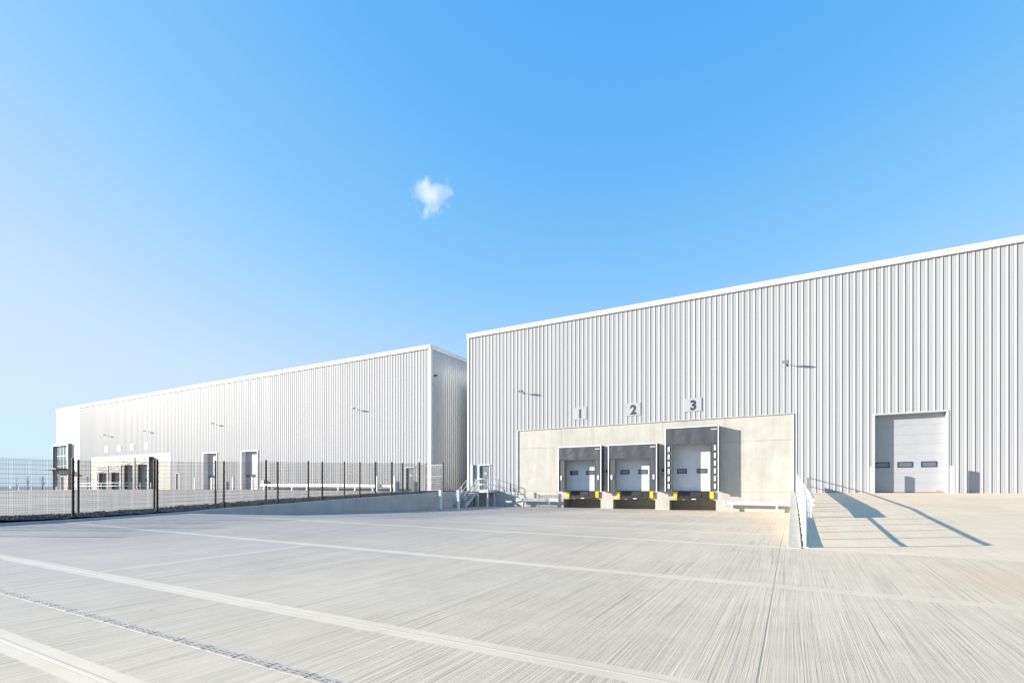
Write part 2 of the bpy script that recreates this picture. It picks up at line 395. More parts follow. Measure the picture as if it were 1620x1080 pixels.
# ------------------------------------------------------------------ drainage channel in the yard
dr = thing('drainage_channel', 'slotted drainage channel running across the brushed concrete in the foreground', 'drain', (-8, 2.93, -1.6))
def dz(x): return yard_z(x, 2.93)
fr = MB(); sl = MB(); fl = MB()
x = -26.1
while x < 3.0:
    fl.box(x-dr.location.x, x+.5-dr.location.x, -.05, .05, dz(x)+1.58, dz(x)+1.6+.001)  # dark sheet at ground level paints the shade inside the slots
    fr.box(x-dr.location.x, x+.498-dr.location.x, -.058, -.028, dz(x)+1.6-.02, dz(x)+1.6+.0035)
    fr.box(x-dr.location.x, x+.498-dr.location.x, .028, .058, dz(x)+1.6-.02, dz(x)+1.6+.0035)
    for k in range(4):
        xx = x+.125*k-dr.location.x
        w = .05 if k else .075
        fr.box(xx, xx+w, -.028, .028, dz(x)+1.6-.02, dz(x)+1.6+.003)
        fr.box(xx+w, xx+.125, -.012, .012, dz(x)+1.6-.02, dz(x)+1.6+.0025)
    x += .5
fl.build('slot_shade_sheet', 'grate_dark', dr); fr.build('grating', 'grate', dr)

# ------------------------------------------------------------------ kerb, retaining wall, gravel strip
KT = [(0,-1.48),(3,-1.35),(7.3,-1.30),(9.6,-1.28),(14.1,-1.13)]
WT = [(14.1,-1.13),(16,-1.02),(19.2,-.9),(22.5,-.76),(25.7,-.62),(30.9,-.42),(34.5,-.25),(40,-.2)]
kb = thing('kerb', 'grey concrete kerb along the dark gravel left of the yard', 'kerb', (-26.32, 8, -1.4))
b = MB(); y = -6.0
while y < 14.0:
    y1 = min(y+1.83, 14.08)
    za, zb = lerp(KT, y), lerp(KT, y1)
    pts = [(-.13, -2.2),(.10, -2.2),(.12, za-.03),(.09, za),(-.13, za)]
    pts2 = [(-.13, -2.2),(.10, -2.2),(.12, zb-.03),(.09, zb),(-.13, zb)]
    A = [(p[0], y-8, p[1]+1.4) for p in pts]; B = [(p[0], y1-.008-8, p[1]+1.4) for p in pts2]
    for k in range(5): b.quad(A[k], A[(k+1)%5], B[(k+1)%5], B[k])
    i = len(b.v); b.v += A; b.f.append(tuple(range(i, i+5))); b.sm.append(False)
    i = len(b.v); b.v += B; b.f.append(tuple(range(i, i+5))); b.sm.append(False)
    y = y1
b.build('kerbstone', 'conc_grey', kb)
rw = thing('retaining_wall', 'low grey concrete retaining wall under the mesh fence left of the loading bays', 'wall', (-26.32, 27, -1.5))
b = MB()
for (ya, yb) in ((14.1, 22.5), (22.512, 30.9), (30.912, 39.98)):
    ys = rng(ya, yb, 1.4)
    for u, w in zip(ys, ys[1:]):
        zu, zw = lerp(WT, u)+1.5, lerp(WT, w)+1.5
        A = [(-.13, u-27, -.8),(.12, u-27, -.8),(.12, u-27, zu-.02),(.10, u-27, zu),(-.13, u-27, zu)]
        B = [(-.13, w-27, -.8),(.12, w-27, -.8),(.12, w-27, zw-.02),(.10, w-27, zw),(-.13, w-27, zw)]
        for k in range(5): b.quad(A[k], A[(k+1)%5], B[(k+1)%5], B[k])
        if u == ya or w == yb:
            for R in ((A,) if u == ya else ()) + ((B,) if w == yb else ()):
                i = len(b.v); b.v += R; b.f.append(tuple(range(i, i+5))); b.sm.append(False)
b.build('wall_panel', 'conc_grey', rw)

gz = lambda x, y: (lerp(QB, y)*( -26.45-x) + lerp(QF, y)*(x+28.8))/2.35
b = MB()
xs = rng(-28.85, -26.45, .2); ys = rng(-4, 42, .25)
for j in range(len(ys)-1):
    for i in range(len(xs)-1):
        f = lambda x, y: (x, y, gz(x, y) - .02 + .06*mnoise.noise(Vector((x*2.2, y*1.7, 0))) + .05*max(0, 1-abs(x+27.7)))
        b.quad(f(xs[i], ys[j]), f(xs[i+1], ys[j]), f(xs[i+1], ys[j+1]), f(xs[i], ys[j+1]))
for k in range(15000):
    y = 6 + 34*random.random()**1.25; x = random.uniform(-28.8, -26.47)
    r = random.uniform(.018, .055)
    z = gz(x, y) + .06*mnoise.noise(Vector((x*2.2, y*1.7, 0))) + .05*max(0, 1-abs(x+27.7)) + random.uniform(-.01, .02)
    i = len(b.v); a0 = random.random()*6.28; h = r*random.uniform(.5, .95)
    b.v += [(x+r*random.uniform(.6,1.2)*math.cos(a0+q*2.09), y+r*random.uniform(.6,1.2)*math.sin(a0+q*2.09), z+random.uniform(-.01,.01)) for q in range(3)]
    b.v += [(x+random.uniform(-.5,.5)*r, y+random.uniform(-.5,.5)*r, z+h), (x, y, z-h*.6)]
    for q in range(3):
        b.f.append((i+q, i+(q+1)%3, i+3)); b.sm.append(False); b.f.append((i+(q+1)%3, i+q, i+4)); b.sm.append(False)
b.build('gravel', 'gravel', fix=False)['kind'] = 'stuff'

# ------------------------------------------------------------------ fences
def mesh_fence(name, label, X, y0, pitch, n, zt, htop, side):
    t = thing(name, label, 'fence', (X, y0, lerp(zt, y0)))
    L = t.location
    post_y = [y0+pitch*k for k in range(n)]
    for k, y in enumerate(post_y):
        z = lerp(zt, y)
        b = MB(); b.box(-.035, .035, y-y0-.04, y-y0+.04, z-.25-L.z, z+htop-L.z)
        b.box(-.039, .039, y-y0-.044, y-y0+.044, z+htop-L.z+.001, z+htop-L.z+.02)
        for q in range(6):
            zz = z + .2 + q*.42 - L.z
            b.box(side*.036, side*.055, y-y0-.045, y-y0+.045, zz, zz+.05)
        b.build('fence_post', 'fence', t, fix=False)
    for y, y1 in zip(post_y, post_y[1:]):
        b = MB(); za, zb = lerp(zt, y)-L.z, lerp(zt, y1)-L.z
        nw = int((y1-y)/.05); w = .0026; xo = side*.045
        for q in range(nw+1):
            f = (q+.2)/(nw+.4); yy = y+(y1-y)*f-y0; z0 = za+(zb-za)*f+.04; z1 = z0+htop-.10
            i = len(b.v)
            for zz in (z0, z1): b.v += [(xo-w, yy-w, zz), (xo+w, yy-w, zz), (xo, yy+w, zz)]
            for e in range(3): b.f.append((i+e, i+(e+1)%3, i+3+(e+1)%3, i+3+e)); b.sm.append(False)
        nh = 12
        for q in range(nh+1):
            for so in (-.007, .007):
                zo = .07 + (htop-.17)*q/nh; i = len(b.v)
                for (yy, zz) in ((y-y0, za+zo), (y1-y0, zb+zo)):
                    b.v += [(xo+so-w, yy, zz-w), (xo+so+w, yy, zz-w), (xo+so, yy, zz+w)]
                for e in range(3): b.f.append((i+e, i+(e+1)%3, i+3+(e+1)%3, i+3+e)); b.sm.append(False)
        b.build('mesh_panel', 'fence', t, fix=False)
    return t
mesh_fence('mesh_fence', 'dark mesh fence on the near edge of the gravel strip, just above the retaining wall', -26.62, 3.2, 3.245, 11, QF, 2.47, 1)
mesh_fence('mesh_fence', 'dark mesh fence on the far edge of the gravel strip, beside the service yard', -28.62, 4.32, 3.15, 11, QB, 2.47, -1)
gt = thing('fence_gate', 'mesh gate panel joining both dark fences in front of the shaded warehouse side', 'gate', (-27.6, 35.68, -.2))
b = MB()
for q in range(38):
    xx = -.93 + 1.86*q/37; b.box(xx-.0035, xx+.0035, -.003, .003, .08, 2.3)
for q in range(12): b.box(-.96, .96, -.008, -.003, .1+.2*q, .107+.2*q)
b.build('gate_mesh', 'galv', gt, fix=False)
for zz in (.06, 1.28, 2.3):
    b = MB(); b.box(-.94, .94, -.014, .014, zz, zz+.03); b.build('gate_rail', 'galv', gt, fix=False)
for xx in (-.98, .94):
    b = MB(); b.box(xx, xx+.04, -.02, .02, 0, 2.4); b.build('gate_stile', 'fence', gt, fix=False)

# ------------------------------------------------------------------ cladding helpers
PITCH = .372
def profile(u0, u1):
    """trapezoidal sheet: list of (u, outward depth)"""
    pts = []; k = 0; u = u0
    unit = [(0,0),(.075,0),(.085,.006),(.100,.006),(.110,0),(.158,0),(.168,.006),(.183,.006),(.193,0),(.262,0),(.322,.031),(.356,.031),(.372,0)]
    while u < u1-1e-6:
        for (a, d) in unit[:-1]:
            if u+a < u1: pts.append((u+a, d))
        u += PITCH
    pts.append((u1, 0)); return pts
def cladding(name, u0, u1, z0, z1, holes, place, parent, mat='clad', split=None):
    P = profile(u0, u1)
    cuts = sorted({h[0] for h in holes} | {h[1] for h in holes})
    def dep(u):
        for (a, da), (c, dc) in zip(P, P[1:]):
            if a <= u <= c: return da+(dc-da)*(u-a)/(c-a) if c > a else da
        return 0
    for c in cuts:
        if u0 < c < u1: P.append((c, dep(c)))
    P = sorted(set(P)); b = MB()
    for (a, da), (c, dc) in zip(P, P[1:]):
        if c-a < 1e-6: continue
        m = (a+c)/2; ivs = [(z0, z1)]
        for (h0, h1, g0, g1) in holes:
            if h0 < m < h1:
                nv = []
                for (p, q) in ivs:
                    if g1 <= p or g0 >= q: nv.append((p, q)); continue
                    if g0 > p: nv.append((p, g0))
                    if g1 < q: nv.append((g1, q))
                ivs = nv
        for (p, q) in ivs:
            b.quad(place(a, da, p), place(c, dc, p), place(c, dc, q), place(a, da, q))
    return b.build(name, mat, parent, fix=False)

def holed_wall(x0, x1, z0, z1, holes, y, thick, b=None):
    """slab facing -Y with rectangular holes and their reveals"""
    b = b or MB()
    xs = sorted({x0, x1} | {v for h in holes for v in h[:2] if x0 < v < x1})
    zs = sorted({z0, z1} | {v for h in holes for v in h[2:4] if z0 < v < z1})
    def solid(i, j):
        if i < 0 or j < 0 or i >= len(xs)-1 or j >= len(zs)-1: return False
        mx, mz = (xs[i]+xs[i+1])/2, (zs[j]+zs[j+1])/2
        return not any(h[0] < mx < h[1] and h[2] < mz < h[3] for h in holes)
    Y2 = y+thick
    for i in range(len(xs)-1):
        for j in range(len(zs)-1):
            if not solid(i, j): continue
            a, c, p, q = xs[i], xs[i+1], zs[j], zs[j+1]
            b.quad((a,y,p),(c,y,p),(c,y,q),(a,y,q))
            if not solid(i-1, j): b.quad((a,Y2,p),(a,y,p),(a,y,q),(a,Y2,q))
            if not solid(i+1, j): b.quad((c,y,p),(c,Y2,p),(c,Y2,q),(c,y,q))
            if not solid(i, j-1): b.quad((a,y,p),(a,Y2,p),(c,Y2,p),(c,y,p))
            if not solid(i, j+1): b.quad((a,y,q),(c,y,q),(c,Y2,q),(a,Y2,q))
    return b

def door_window(xc, zc, y, w, h, parent):
    wd = MB(); f = .045
    wd.box(xc-w/2, xc+w/2, y-.03, y+.01, zc-h/2, zc-h/2+f); wd.box(xc-w/2, xc+w/2, y-.03, y+.01, zc+h/2-f, zc+h/2)
    wd.box(xc-w/2, xc-w/2+f, y-.03, y+.01, zc-h/2+f, zc+h/2-f); wd.box(xc+w/2-f, xc+w/2, y-.03, y+.01, zc-h/2+f, zc+h/2-f)
    o = wd.build('window_frame', 'rubber', parent)
    g = MB(); g.box(xc-w/2+f, xc+w/2-f, y-.012, y+.006, zc-h/2+f, zc+h/2-f); g.build('window_pane', 'glass', parent)

def sectional_door(name, x0, x1, z0, z1, y, wins, parent, wz, ww=.62, wh=.34):
    b = MB(); zs = []; z = z0+.04
    while z < z1: zs.append(z); z += .61
    zs.append(z1)
    for p, q in zip(zs, zs[1:]):           # stacked sections with a fine gap between
        b.box(x0, x1, y, y+.05, p, q-.005)
    b.box(x0, x1, y+.03, y+.06, z0+.04, z1)
    d = b.build(name, 'dock_door' if name == 'dock_door' else 'door', parent)
    b = MB(); b.box(x0, x1, y-.01, y+.05, z0-.01, z0+.038); b.build('bottom_seal', 'rubber', d)
    for wx in wins: door_window(wx, wz, y, ww, wh, d)
    return d

def person_door(x0, x1, z0, z1, yface, parent, disc=True):
    """steel door leaf set back in a white frame, yface = outer wall plane"""
    y = yface
    fr = MB(); w = .06
    fr.box(x0-w, x0, y-.055, y+.16, z0, z1+w); fr.box(x1, x1+w, y-.055, y+.16, z0, z1+w); fr.box(x0, x1, y-.055, y+.16, z1, z1+w)
    fr.box(x0-w-.05, x1+w+.05, y-.10, y+.02, z1+w+.002, z1+w+.03)
    lf = MB(); lf.box(x0, x1, y+.09, y+.14, z0, z1)
    d = lf.build('door', 'pdoor', parent); fr.build('door_frame', 'fascia', d)
    h = MB(); h.box(x0+.08, x0+.12, y+.045, y+.06, z0+.98, z0+1.18); h.box(x0+.08, x0+.22, y+.035, y+.05, z0+1.06, z0+1.085); h.box(x0+.09,x0+.11,y+.05,y+.09,z0+1.06,z0+1.08)
    h.build('door_handle', 'galv', d)
    if disc:
        s = MB(); cx, cz = (x0+x1)/2+.03, z0+1.62
        s.tube([(cx, y+.084, cz), (cx, y+.090, cz)], .085, 20); s.build('door_sign', 'white', d)
    s = MB(); s.box(x0, x1, y-.02, y+.14, z0-.03, z0-.001); s.build('threshold', 'galv', d)
    return d

# ------------------------------------------------------------------ right warehouse
W = thing('warehouse', 'silver ribbed warehouse on the right with three numbered loading bays and a roller door', 'warehouse', (0, 40, -.25))
def wp(b, name, mat, fix=True):
    for i in range(len(b.v)): b.v[i] = (b.v[i][0], b.v[i][1]-40, b.v[i][2]+.25)
    return b.build(name, mat, W, fix)
class PW:            # proxy parent: shifts world coordinates into the warehouse frame
    pass
W.matrix_world  # evaluated lazily; children keep world numbers through an inverse offset
def keep(o, par):
    """parent without moving: child built in world coordinates"""
    o.parent = par
    return o
# children are written in world coordinates; cancel the parent's location once
def world_child(o, root):
    o.matrix_parent_inverse.identity()
    o.location = (-root.location.x, -root.location.y, -root.location.z)
    return o

DOCKS = [(-17.34, -13.55, 3.53, 2.9), (-12.96, -9.09, 3.53, 2.9), (-8.48, -4.66, 4.63, 3.9)]
DZ = -.20
RD = (4.69, 8.30, -.25, 4.76)
R_FLOOR = -.25
w_parts = []
hol = [(-21.62, .11, -3, 5.24), RD, (-25.66, -24.52, -.17, 2.17)]
o = cladding('wall_cladding', -26.84, 45, -.26, 14.33, [(-21.62,.11,-1.7,5.24), RD, (-25.75,-24.43,-.2,2.26)],
             lambda u, d, z: (u, 40-d, z), W); w_parts.append(o)
b = MB(); b.box(-27.02, 45, 39.90, 40.14, 14.31, 14.60); b.box(-27.05, 45, 39.87, 40.2, 14.601, 14.66); b.box(-27.02, 45, 39.87, 39.899, 14.285, 14.33)
b.box(-27.02, -26.6, 40.141, 80, 14.25, 14.60)
w_parts.append(b.build('parapet_flashing', 'fascia', W))
b = MB(); b.box(-27.0, -26.82, 39.945, 40.2, -.26, 14.284); w_parts.append(b.build('corner_trim', 'fascia', W))
b = MB(); b.box(-26.99, -26.86, 40.2, 80, -2.0, 14.24); b.box(-26.85, 45, 79.9, 80, -2.0, 14.2); b.box(44.9, 45, 40.5, 79.9, -2, 14.2)
b.box(-26.85, 44.9, 42.30, 42.4, -2, 14.0); w_parts.append(b.build('rear_wall_and_light_block', 'trim', W))  # inner sheet behind the front is added to block light
b = MB(); b.box(-26.8, 44.8, 40.6, 79.8, 13.9, 14.0); w_parts.append(b.build('roof', 'roof', W))
# plinth under the stair and dock wall of precast concrete
holes = []
for (a, c, zt, dt) in DOCKS:
    holes += [(a+.45, c-.45, DZ, dt), (a+.2, c-.27, -1.9, -.86), (a+.84, c-.71, -.861, DZ+.001)]
J = .006
joints = [(-17.35-J, -17.35+J, 3.55, 5.3), (-8.78-J, -8.78+J, 4.66, 5.3), (-4.3-J, -4.3+J, 3.42, 5.3),
          (-21.6, -17.35, 3.58-J, 3.58+J), (-4.3, .1, 3.42-J, 3.42+J), (-21.6, -17.35, -.22-J, -.22+J), (-4.4, .1, -.22-J, -.22+J)]
b = holed_wall(-21.54, .06, -1.9, 5.20, holes+joints, 40.03, .27)
w_parts.append(b.build('dock_wall', 'conc', W, fix=False))
b = MB(); b.box(-21.62, -21.54, 39.965, 40.3, -.26, 5.24); b.box(.06, .12, 39.94, 40.3, -.26, 5.24); b.box(-21.54, .06, 39.95, 40.3, 5.20, 5.245)
w_parts.append(b.build('dock_wall_trim', 'trim', W))
b = MB(); b.box(-26.2, -21.545, 40.02, 40.35, -1.9, -.262); w_parts.append(b.build('plinth', 'conc', W))
b = MB(); b.box(.25, 45, 40.0, 40.2, -.9, -.262)
w_parts.append(b.build('base_flashing', 'trim', W))
# pits behind the levellers
b = MB()
for (a, c, zt, dt) in DOCKS:
    b.box(a+.1, c-.1, 41.6, 41.7, -1.9, -.2); b.box(a+.05, a+.19, 40.3, 41.7, -1.9, -.2); b.box(c-.26, c-.1, 40.3, 41.7, -1.9, -.2)
w_parts.append(b.build('dock_pit', 'pit', W))
for (a, c, zt, dt) in DOCKS:
    xm = (a+c)/2
    d = sectional_door('dock_door', a+.40, c-.40, DZ, dt+.1, 40.305, (xm-.82, xm+.62), W, 1.36, .72, .36); w_parts.append(d)
    b = MB(); b.box(a+.40, c-.40, 40.36, 41.7, DZ-.28, DZ-.02)                      # platform
    b.box(a+.86, c-.73, 39.99, 40.36, DZ-.50, DZ-.021)
    b.box(a+.80, c-.68, 39.90, 39.99, DZ-.66, DZ-.46)
    b.box(a+1.0, c-.9, 39.86, 39.90, DZ-.60, DZ-.52); b.box(a+1.1, c-1.3, 39.96, 39.989, DZ-.40, DZ-.10)
    lv = b.build('dock_leveller', 'black', W); w_parts.append(lv)
    s = MB(); s.box(xm-.75, xm-.53, 39.892, 39.899, DZ-.63, DZ-.52); s.build('sticker', 'white', lv)
    s = MB(); s.box(xm-.05, xm+.25, 39.852, 39.859, DZ-.60, DZ-.54); s.build('sticker', 'white', lv)
    for (p, q) in ((a+.52, a+.79), (c-.67, c-.40)):
        b = MB(); b.cbox(p, q, 39.90, 40.03, DZ-.51, DZ-.01, .015); w_parts.append(b.build('dock_bumper', 'yellow', W))
for (xc) in (-8.72, -13.25):
    b = MB(); b.cbox(xc-.09, xc+.09, 39.90, 40.03, 1.15, 1.55, .012); cbx = b.build('control_box', 'black', W); w_parts.append(cbx)
    b = MB(); b.box(xc-.05, xc+.05, 39.885, 39.899, 1.2, 1.3); b.build('button_plate', 'white', cbx)
# roller door
d = sectional_door('roller_door', RD[0], RD[1], RD[2], RD[3], 40.46, [RD[0]+.45, RD[0]+1.63, RD[0]+2.83], W, 1.55, .78, .36); w_parts.append(d)
b = MB(); b.box(RD[0]-.08, RD[0], 39.95, 40.52, -.25, RD[3]+.08); b.box(RD[1], RD[1]+.08, 39.95, 40.52, -.25, RD[3]+.08); b.box(RD[0], RD[1], 39.95, 40.52, RD[3], RD[3]+.08)
b.build('door_frame', 'trim', d)
b = MB(); b.box(RD[1]-.42, RD[1]-.12, 40.452, 40.459, -.14, -.10); b.build('maker_plate', 'red', d)
d = person_door(-25.66, -24.52, -.17, 2.17, 40.0, W); w_parts.append(d)
for o in w_parts: world_child(o, W)

# ------------------------------------------------------------------ dock shelters
def dock_shelter(w, h, hdr, side, nmark, label, loc, front=.66, group='dock shelters on the right warehouse'):
    t = thing('dock_shelter', label, 'dock shelter', loc, group)
    # local: x 0..w, y 0 (wall) .. -front, z 0 .. h
    b = MB(); f = front
    b.box(0, .05, -f+.04, 0, 0, h); b.box(w-.05, w, -f+.04, 0, 0, h); b.box(.05, w-.05, -f+.04, 0, h-.05, h)
    b.build('shelter_side', 'pvc_side', t)
    b = MB(); e = .055
    b.box(-.012, e, -f-.02, -f+.04, 0, h+.012); b.box(w-e, w+.012, -f-.02, -f+.04, 0, h+.012); b.box(e, w-e, -f-.02, -f+.04, h-e, h+.012)
    b.build('edge_trim', 'white', t)
    def curtain(x0, x1, z0, z1, y, amp, ph):
        c = MB(); nx, nz = 26, 8
        P = lambda i, k: (x0+(x1-x0)*i/nx, y + amp*(k/nz*.3+.7)*(math.sin(i*.8+ph)*.5 + mnoise.noise(Vector((i*.35+ph, k*.5, ph)))*.8)*(1-k/nz*.6), z0+(z1-z0)*k/nz)
        for i in range(nx):
            for k in range(nz):
                c.quad(P(i,k), P(i+1,k), P(i+1,k+1), P(i,k+1), True)
        for i in range(nx):                                  # rear ply gives the curtain its thickness
            for k in range(nz):
                Q = lambda i, k: (P(i,k)[0], P(i,k)[1]+.012, P(i,k)[2])
                c.quad(Q(i,k+1), Q(i+1,k+1), Q(i+1,k), Q(i,k), True)
        return c
    curtain(e, w-e, h-hdr, h-e, -f+.0, .030, w).build('header_curtain', 'pvc', t)
    for (p, q) in ((e, side), (w-side, w-e)):
        o = curtain(p, q, .02, h-hdr*.7, -f+.035, .012, p).build('side_curtain', 'pvc', t)
        m = MB(); xm = p+.16 if p < w/2 else q-.26
        n = nmark
        for k in range(n):
            zz = (.95 if n == 1 else .22+.56*k); m = MB()
            m.box(xm, xm+.13, -f-.012, -f-.004, zz, zz+.36); m.build('marker', 'white', o)
    b = MB(); b.box(w-.52, w-.10, -f-.045, -f-.038, h-.30, h-.25); b.build('maker_plate', 'white', t)
    b = MB(); b.box(w-.30, w-.10, -f-.052, -f-.046, h-.335, h-.305); b.build('maker_plate', 'red', t)
    return t
SL = ['low charcoal dock shelter under the number 1 board with one white mark per side',
      'low charcoal dock shelter under the number 2 board with one white mark per side',
      'tall charcoal dock shelter under the number 3 board with rows of white marks']
for k, (a, c, zt, dt) in enumerate(DOCKS):
    dock_shelter(c-a, zt-DZ, (1.12 if k < 2 else 1.27), .58, (1 if k < 2 else 6), SL[k], (a, 40.028, DZ))

# ------------------------------------------------------------------ left warehouse
LY = 40.7; LX0, LX1 = -118.3, -32.0
Lw = thing('warehouse', 'long pale ribbed warehouse on the left behind the mesh fences with a glazed office corner', 'warehouse', (-75, LY, -.05))
lp = []
LD1 = (-71.62, -68.45, -.3, 4.9); LD2 = (-63.0, -59.7, -.3, 4.86)
lh = [(-105.15, -79.95, -.5, 5.3), LD1, LD2, (-35.31, -34.0, -.5, 2.26), (-78.75, -77.45, -.5, 2.3), (-106.5,-105.25,-.5,2.3)]
lp.append(cladding('wall_cladding', -109.2, -32.18, -.5, 14.25, lh, lambda u, d, z: (u, LY-d, z), Lw))
lp.append(cladding('end_cladding', 40.9, 78, -.6, 14.2, [], lambda u, d, z: (-32.0+d*1.7-.05, u, z), Lw, 'clad_shade'))
b = MB(); b.box(LX0, -31.96, LY-.10, LY+.14, 14.22, 14.52); b.box(LX0-.03, -31.93, LY-.13, LY+.2, 14.521, 14.58); b.box(LX0, -31.90, LY-.13, LY-.101, 14.195, 14.24)
b.box(-32.1, -31.94, LY+.141, 80, 14.17, 14.52); b.box(-32.1, -31.91, LY+.201, 80, 14.521, 14.58)
lp.append(b.build('parapet_flashing', 'fascia', Lw))
b = MB(); b.box(-32.18, -31.94, LY-.06, LY+.22, -.5, 14.194); lp.append(b.build('corner_trim', 'fascia', Lw))
b = MB(); b.box(LX0+.1, -32.1, 41.5, 41.6, -.6, 14.1); b.box(LX0+.1, -32.1, 79.9, 80, -.6, 14.1); b.box(LX0+.02, LX0+.1, LY+.2, 80, -.6, 14.13)  # first sheet, just inside the front, is added only to keep light out
lp.append(b.build('rear_wall_and_light_block', 'trim', Lw))
b = MB(); b.box(LX0+.12, -32.12, 41.0, 79.8, 13.9, 14.0); lp.append(b.build('roof', 'roof', Lw))
# smooth white office corner with a gap for the glazing
b = MB()
holed_wall(LX0, -109.2, -.7, 14.18, [(-118.1, -112.6, -.8, 8.0), (LX0-.1, -109.1, 9.995, 10.005), (LX0-.1,-109.1,12.2,12.21)], LY-.03, .25, b)
lp.append(b.build('office_panel', 'clad_smooth', Lw, fix=False))
b = MB(); b.box(-112.62, -112.25, LY-.55, LY+.2, -.7, 8.1); b.box(-118.6, -112.62, LY-.55, LY+.2, 7.75, 8.1); b.box(-118.6,-118.45,LY-.55,LY+.2,-.7,7.75)
fr = b.build('glazing_frame', 'lamp', Lw); lp.append(fr)
b = MB(); b.box(-118.45, -112.62, LY-.14, LY-.12, -.7, 7.75); gl = b.build('office_window', 'glass_sky', Lw); lp.append(gl)
b = MB()
for k in range(6):
    xx = -118.45 + (k+.0)*5.83/5.0; b.box(xx, xx+.10, LY-.20, LY-.10, -.7, 7.75)
for zz in (2.55, 4.1, 5.9): b.box(-118.45, -112.62, LY-.18, LY-.101, zz, zz+.09)
b.build('mullion', 'trim', gl)
b = MB(); b.box(-119.6, -112.63, LY-2.1, LY-.21, 3.42, 3.62); lp.append(b.build('canopy', 'black', Lw))
b = MB(); b.box(-115.7, -115.55, LY-.34, LY-.21, -.4, 2.3); b.box(-114.3, -113.5, LY-.30, LY-.21, -.4, 2.2); b.box(-115.55, -113.5, LY-.34, LY-.21, 2.201, 2.38)
lp.append(b.build('entrance_door', 'orange_door', Lw))
# docks
LDK = [(-101.3, -97.55, 3.78), (-97.1, -93.35, 3.78), (-92.9, -89.15, 4.88), (-88.7, -84.95, 4.88)]
holes = [(a+.45, c-.45, -.05, zt-.75) for (a, c, zt) in LDK]
b = holed_wall(-105.1, -80.0, -.5, 5.28, holes+[(-93.12-J,-93.12+J,4.9,5.3),(-105.1,-101.4,3.6-J,3.6+J),(-84.9,-80,3.5-J,3.5+J)], LY+.02, .3)
lp.append(b.build('dock_wall', 'conc', Lw, fix=False))
b = MB(); b.box(-105.16,-105.1,LY-.05,LY+.3,-.5,5.32); b.box(-80.0,-79.94,LY-.05,LY+.3,-.5,5.32); b.box(-105.1,-80.0,LY-.05,LY+.3,5.28,5.32)
lp.append(b.build('dock_wall_trim', 'trim', Lw))
for (a, c, zt) in LDK:
    lp.append(sectional_door('dock_door', a+.4, c-.4, -.05, zt-.7, LY+.33, ((a+c)/2-.7, (a+c)/2+.7), Lw, 1.4, .7, .36))
for D in (LD1, LD2):
    d = sectional_door('roller_door', D[0], D[1], -.2, D[3], LY+.55, [D[0]+.5, (D[0]+D[1])/2, D[1]-.5], Lw, 1.7, .7, .36); lp.append(d)
    b = MB(); b.box(D[0]-.09, D[0], LY-.09, LY+.6, -.4, D[3]+.10); b.box(D[1], D[1]+.09, LY-.09, LY+.6, -.4, D[3]+.10); b.box(D[0], D[1], LY-.09, LY+.6, D[3], D[3]+.10)
    b.build('door_frame', 'fascia', d)
lp.append(person_door(-35.2, -34.09, -.22, 2.17, LY, Lw))
lp.append(person_door(-78.65, -77.55, -.1, 2.2, LY, Lw, False))
lp.append(person_door(-106.4, -105.35, -.1, 2.2, LY, Lw, False))
for o in lp: world_child(o, Lw)
LL = ['low dock shelter on the left warehouse, nearest the office corner', 'low dock shelter on the left warehouse, beside the tall pair',
      'tall dock shelter on the left warehouse, beside the low pair', 'tall dock shelter on the left warehouse with its whole dark side showing']
for k, (a, c, zt) in enumerate(LDK):
    dock_shelter(c-a, zt+.05, 1.15, .58, 1 if k < 2 else 6, LL[k], (a, LY+.018, -.05), .62, 'dock shelters on the left warehouse')

# ------------------------------------------------------------------ number boards
def number_sign(ch, x0, x1, z0, z1, y, label, group):
    t = thing('number_sign', label, 'sign', ((x0+x1)/2, y, (z0+z1)/2), group)
    w, h = x1-x0, z1-z0
    b = MB(); b.box(-w/2, w/2, -.048, -.036, -h/2, h/2); b.build('sign_board', 'signboard', t)
    cu = bpy.data.curves.new('digit', 'FONT'); cu.body = ch; cu.size = h*.98; cu.align_x = 'CENTER'; cu.align_y = 'CENTER'
    cu.extrude = .003; cu.offset = .042
    to = bpy.data.objects.new('digit_src', cu); COL.objects.link(to)
    dg = bpy.context.evaluated_depsgraph_get(); me = bpy.data.meshes.new_from_object(to.evaluated_get(dg))
    bpy.data.objects.remove(to); bpy.data.curves.remove(cu)
    me.materials.clear(); me.materials.append(M['digit'])
    xs = [v.co.x for v in me.vertices]; ys = [v.co.y for v in me.vertices]
    cx, cy = (min(xs)+max(xs))/2, (min(ys)+max(ys))/2
    for v in me.vertices: v.co.x -= cx; v.co.y -= cy
    o = bpy.data.objects.new('digit', me); COL.objects.link(o); o.parent = t
    o.rotation_euler = (PI/2, 0, 0); o.location = (.04, -.053, -.03)
    return t
for ch, (a, c, p, q) in zip('123', [(-16.25,-15.02,5.84,6.86), (-11.72,-10.5,5.84,6.86), (-7.2,-5.92,5.84,6.84)]):
    number_sign(ch, a, c, p, q, 40.0, 'pale square board with a dark grey %s above the loading bay' % ch, 'bay number boards on the right warehouse')
NL = ['small pale bay board nearest the office corner of the left warehouse', 'small pale bay board above the low shelter beside the tall pair',
      'small pale bay board above the tall shelter beside the low pair', 'small pale bay board above the tall shelter with its side showing']
for k, ch in enumerate('1234'):
    xc = (LDK[k][0]+LDK[k][1])/2
    number_sign(ch, xc-.6, xc+.6, 6.1, 7.05, LY, NL[k], 'bay number boards on the left warehouse')

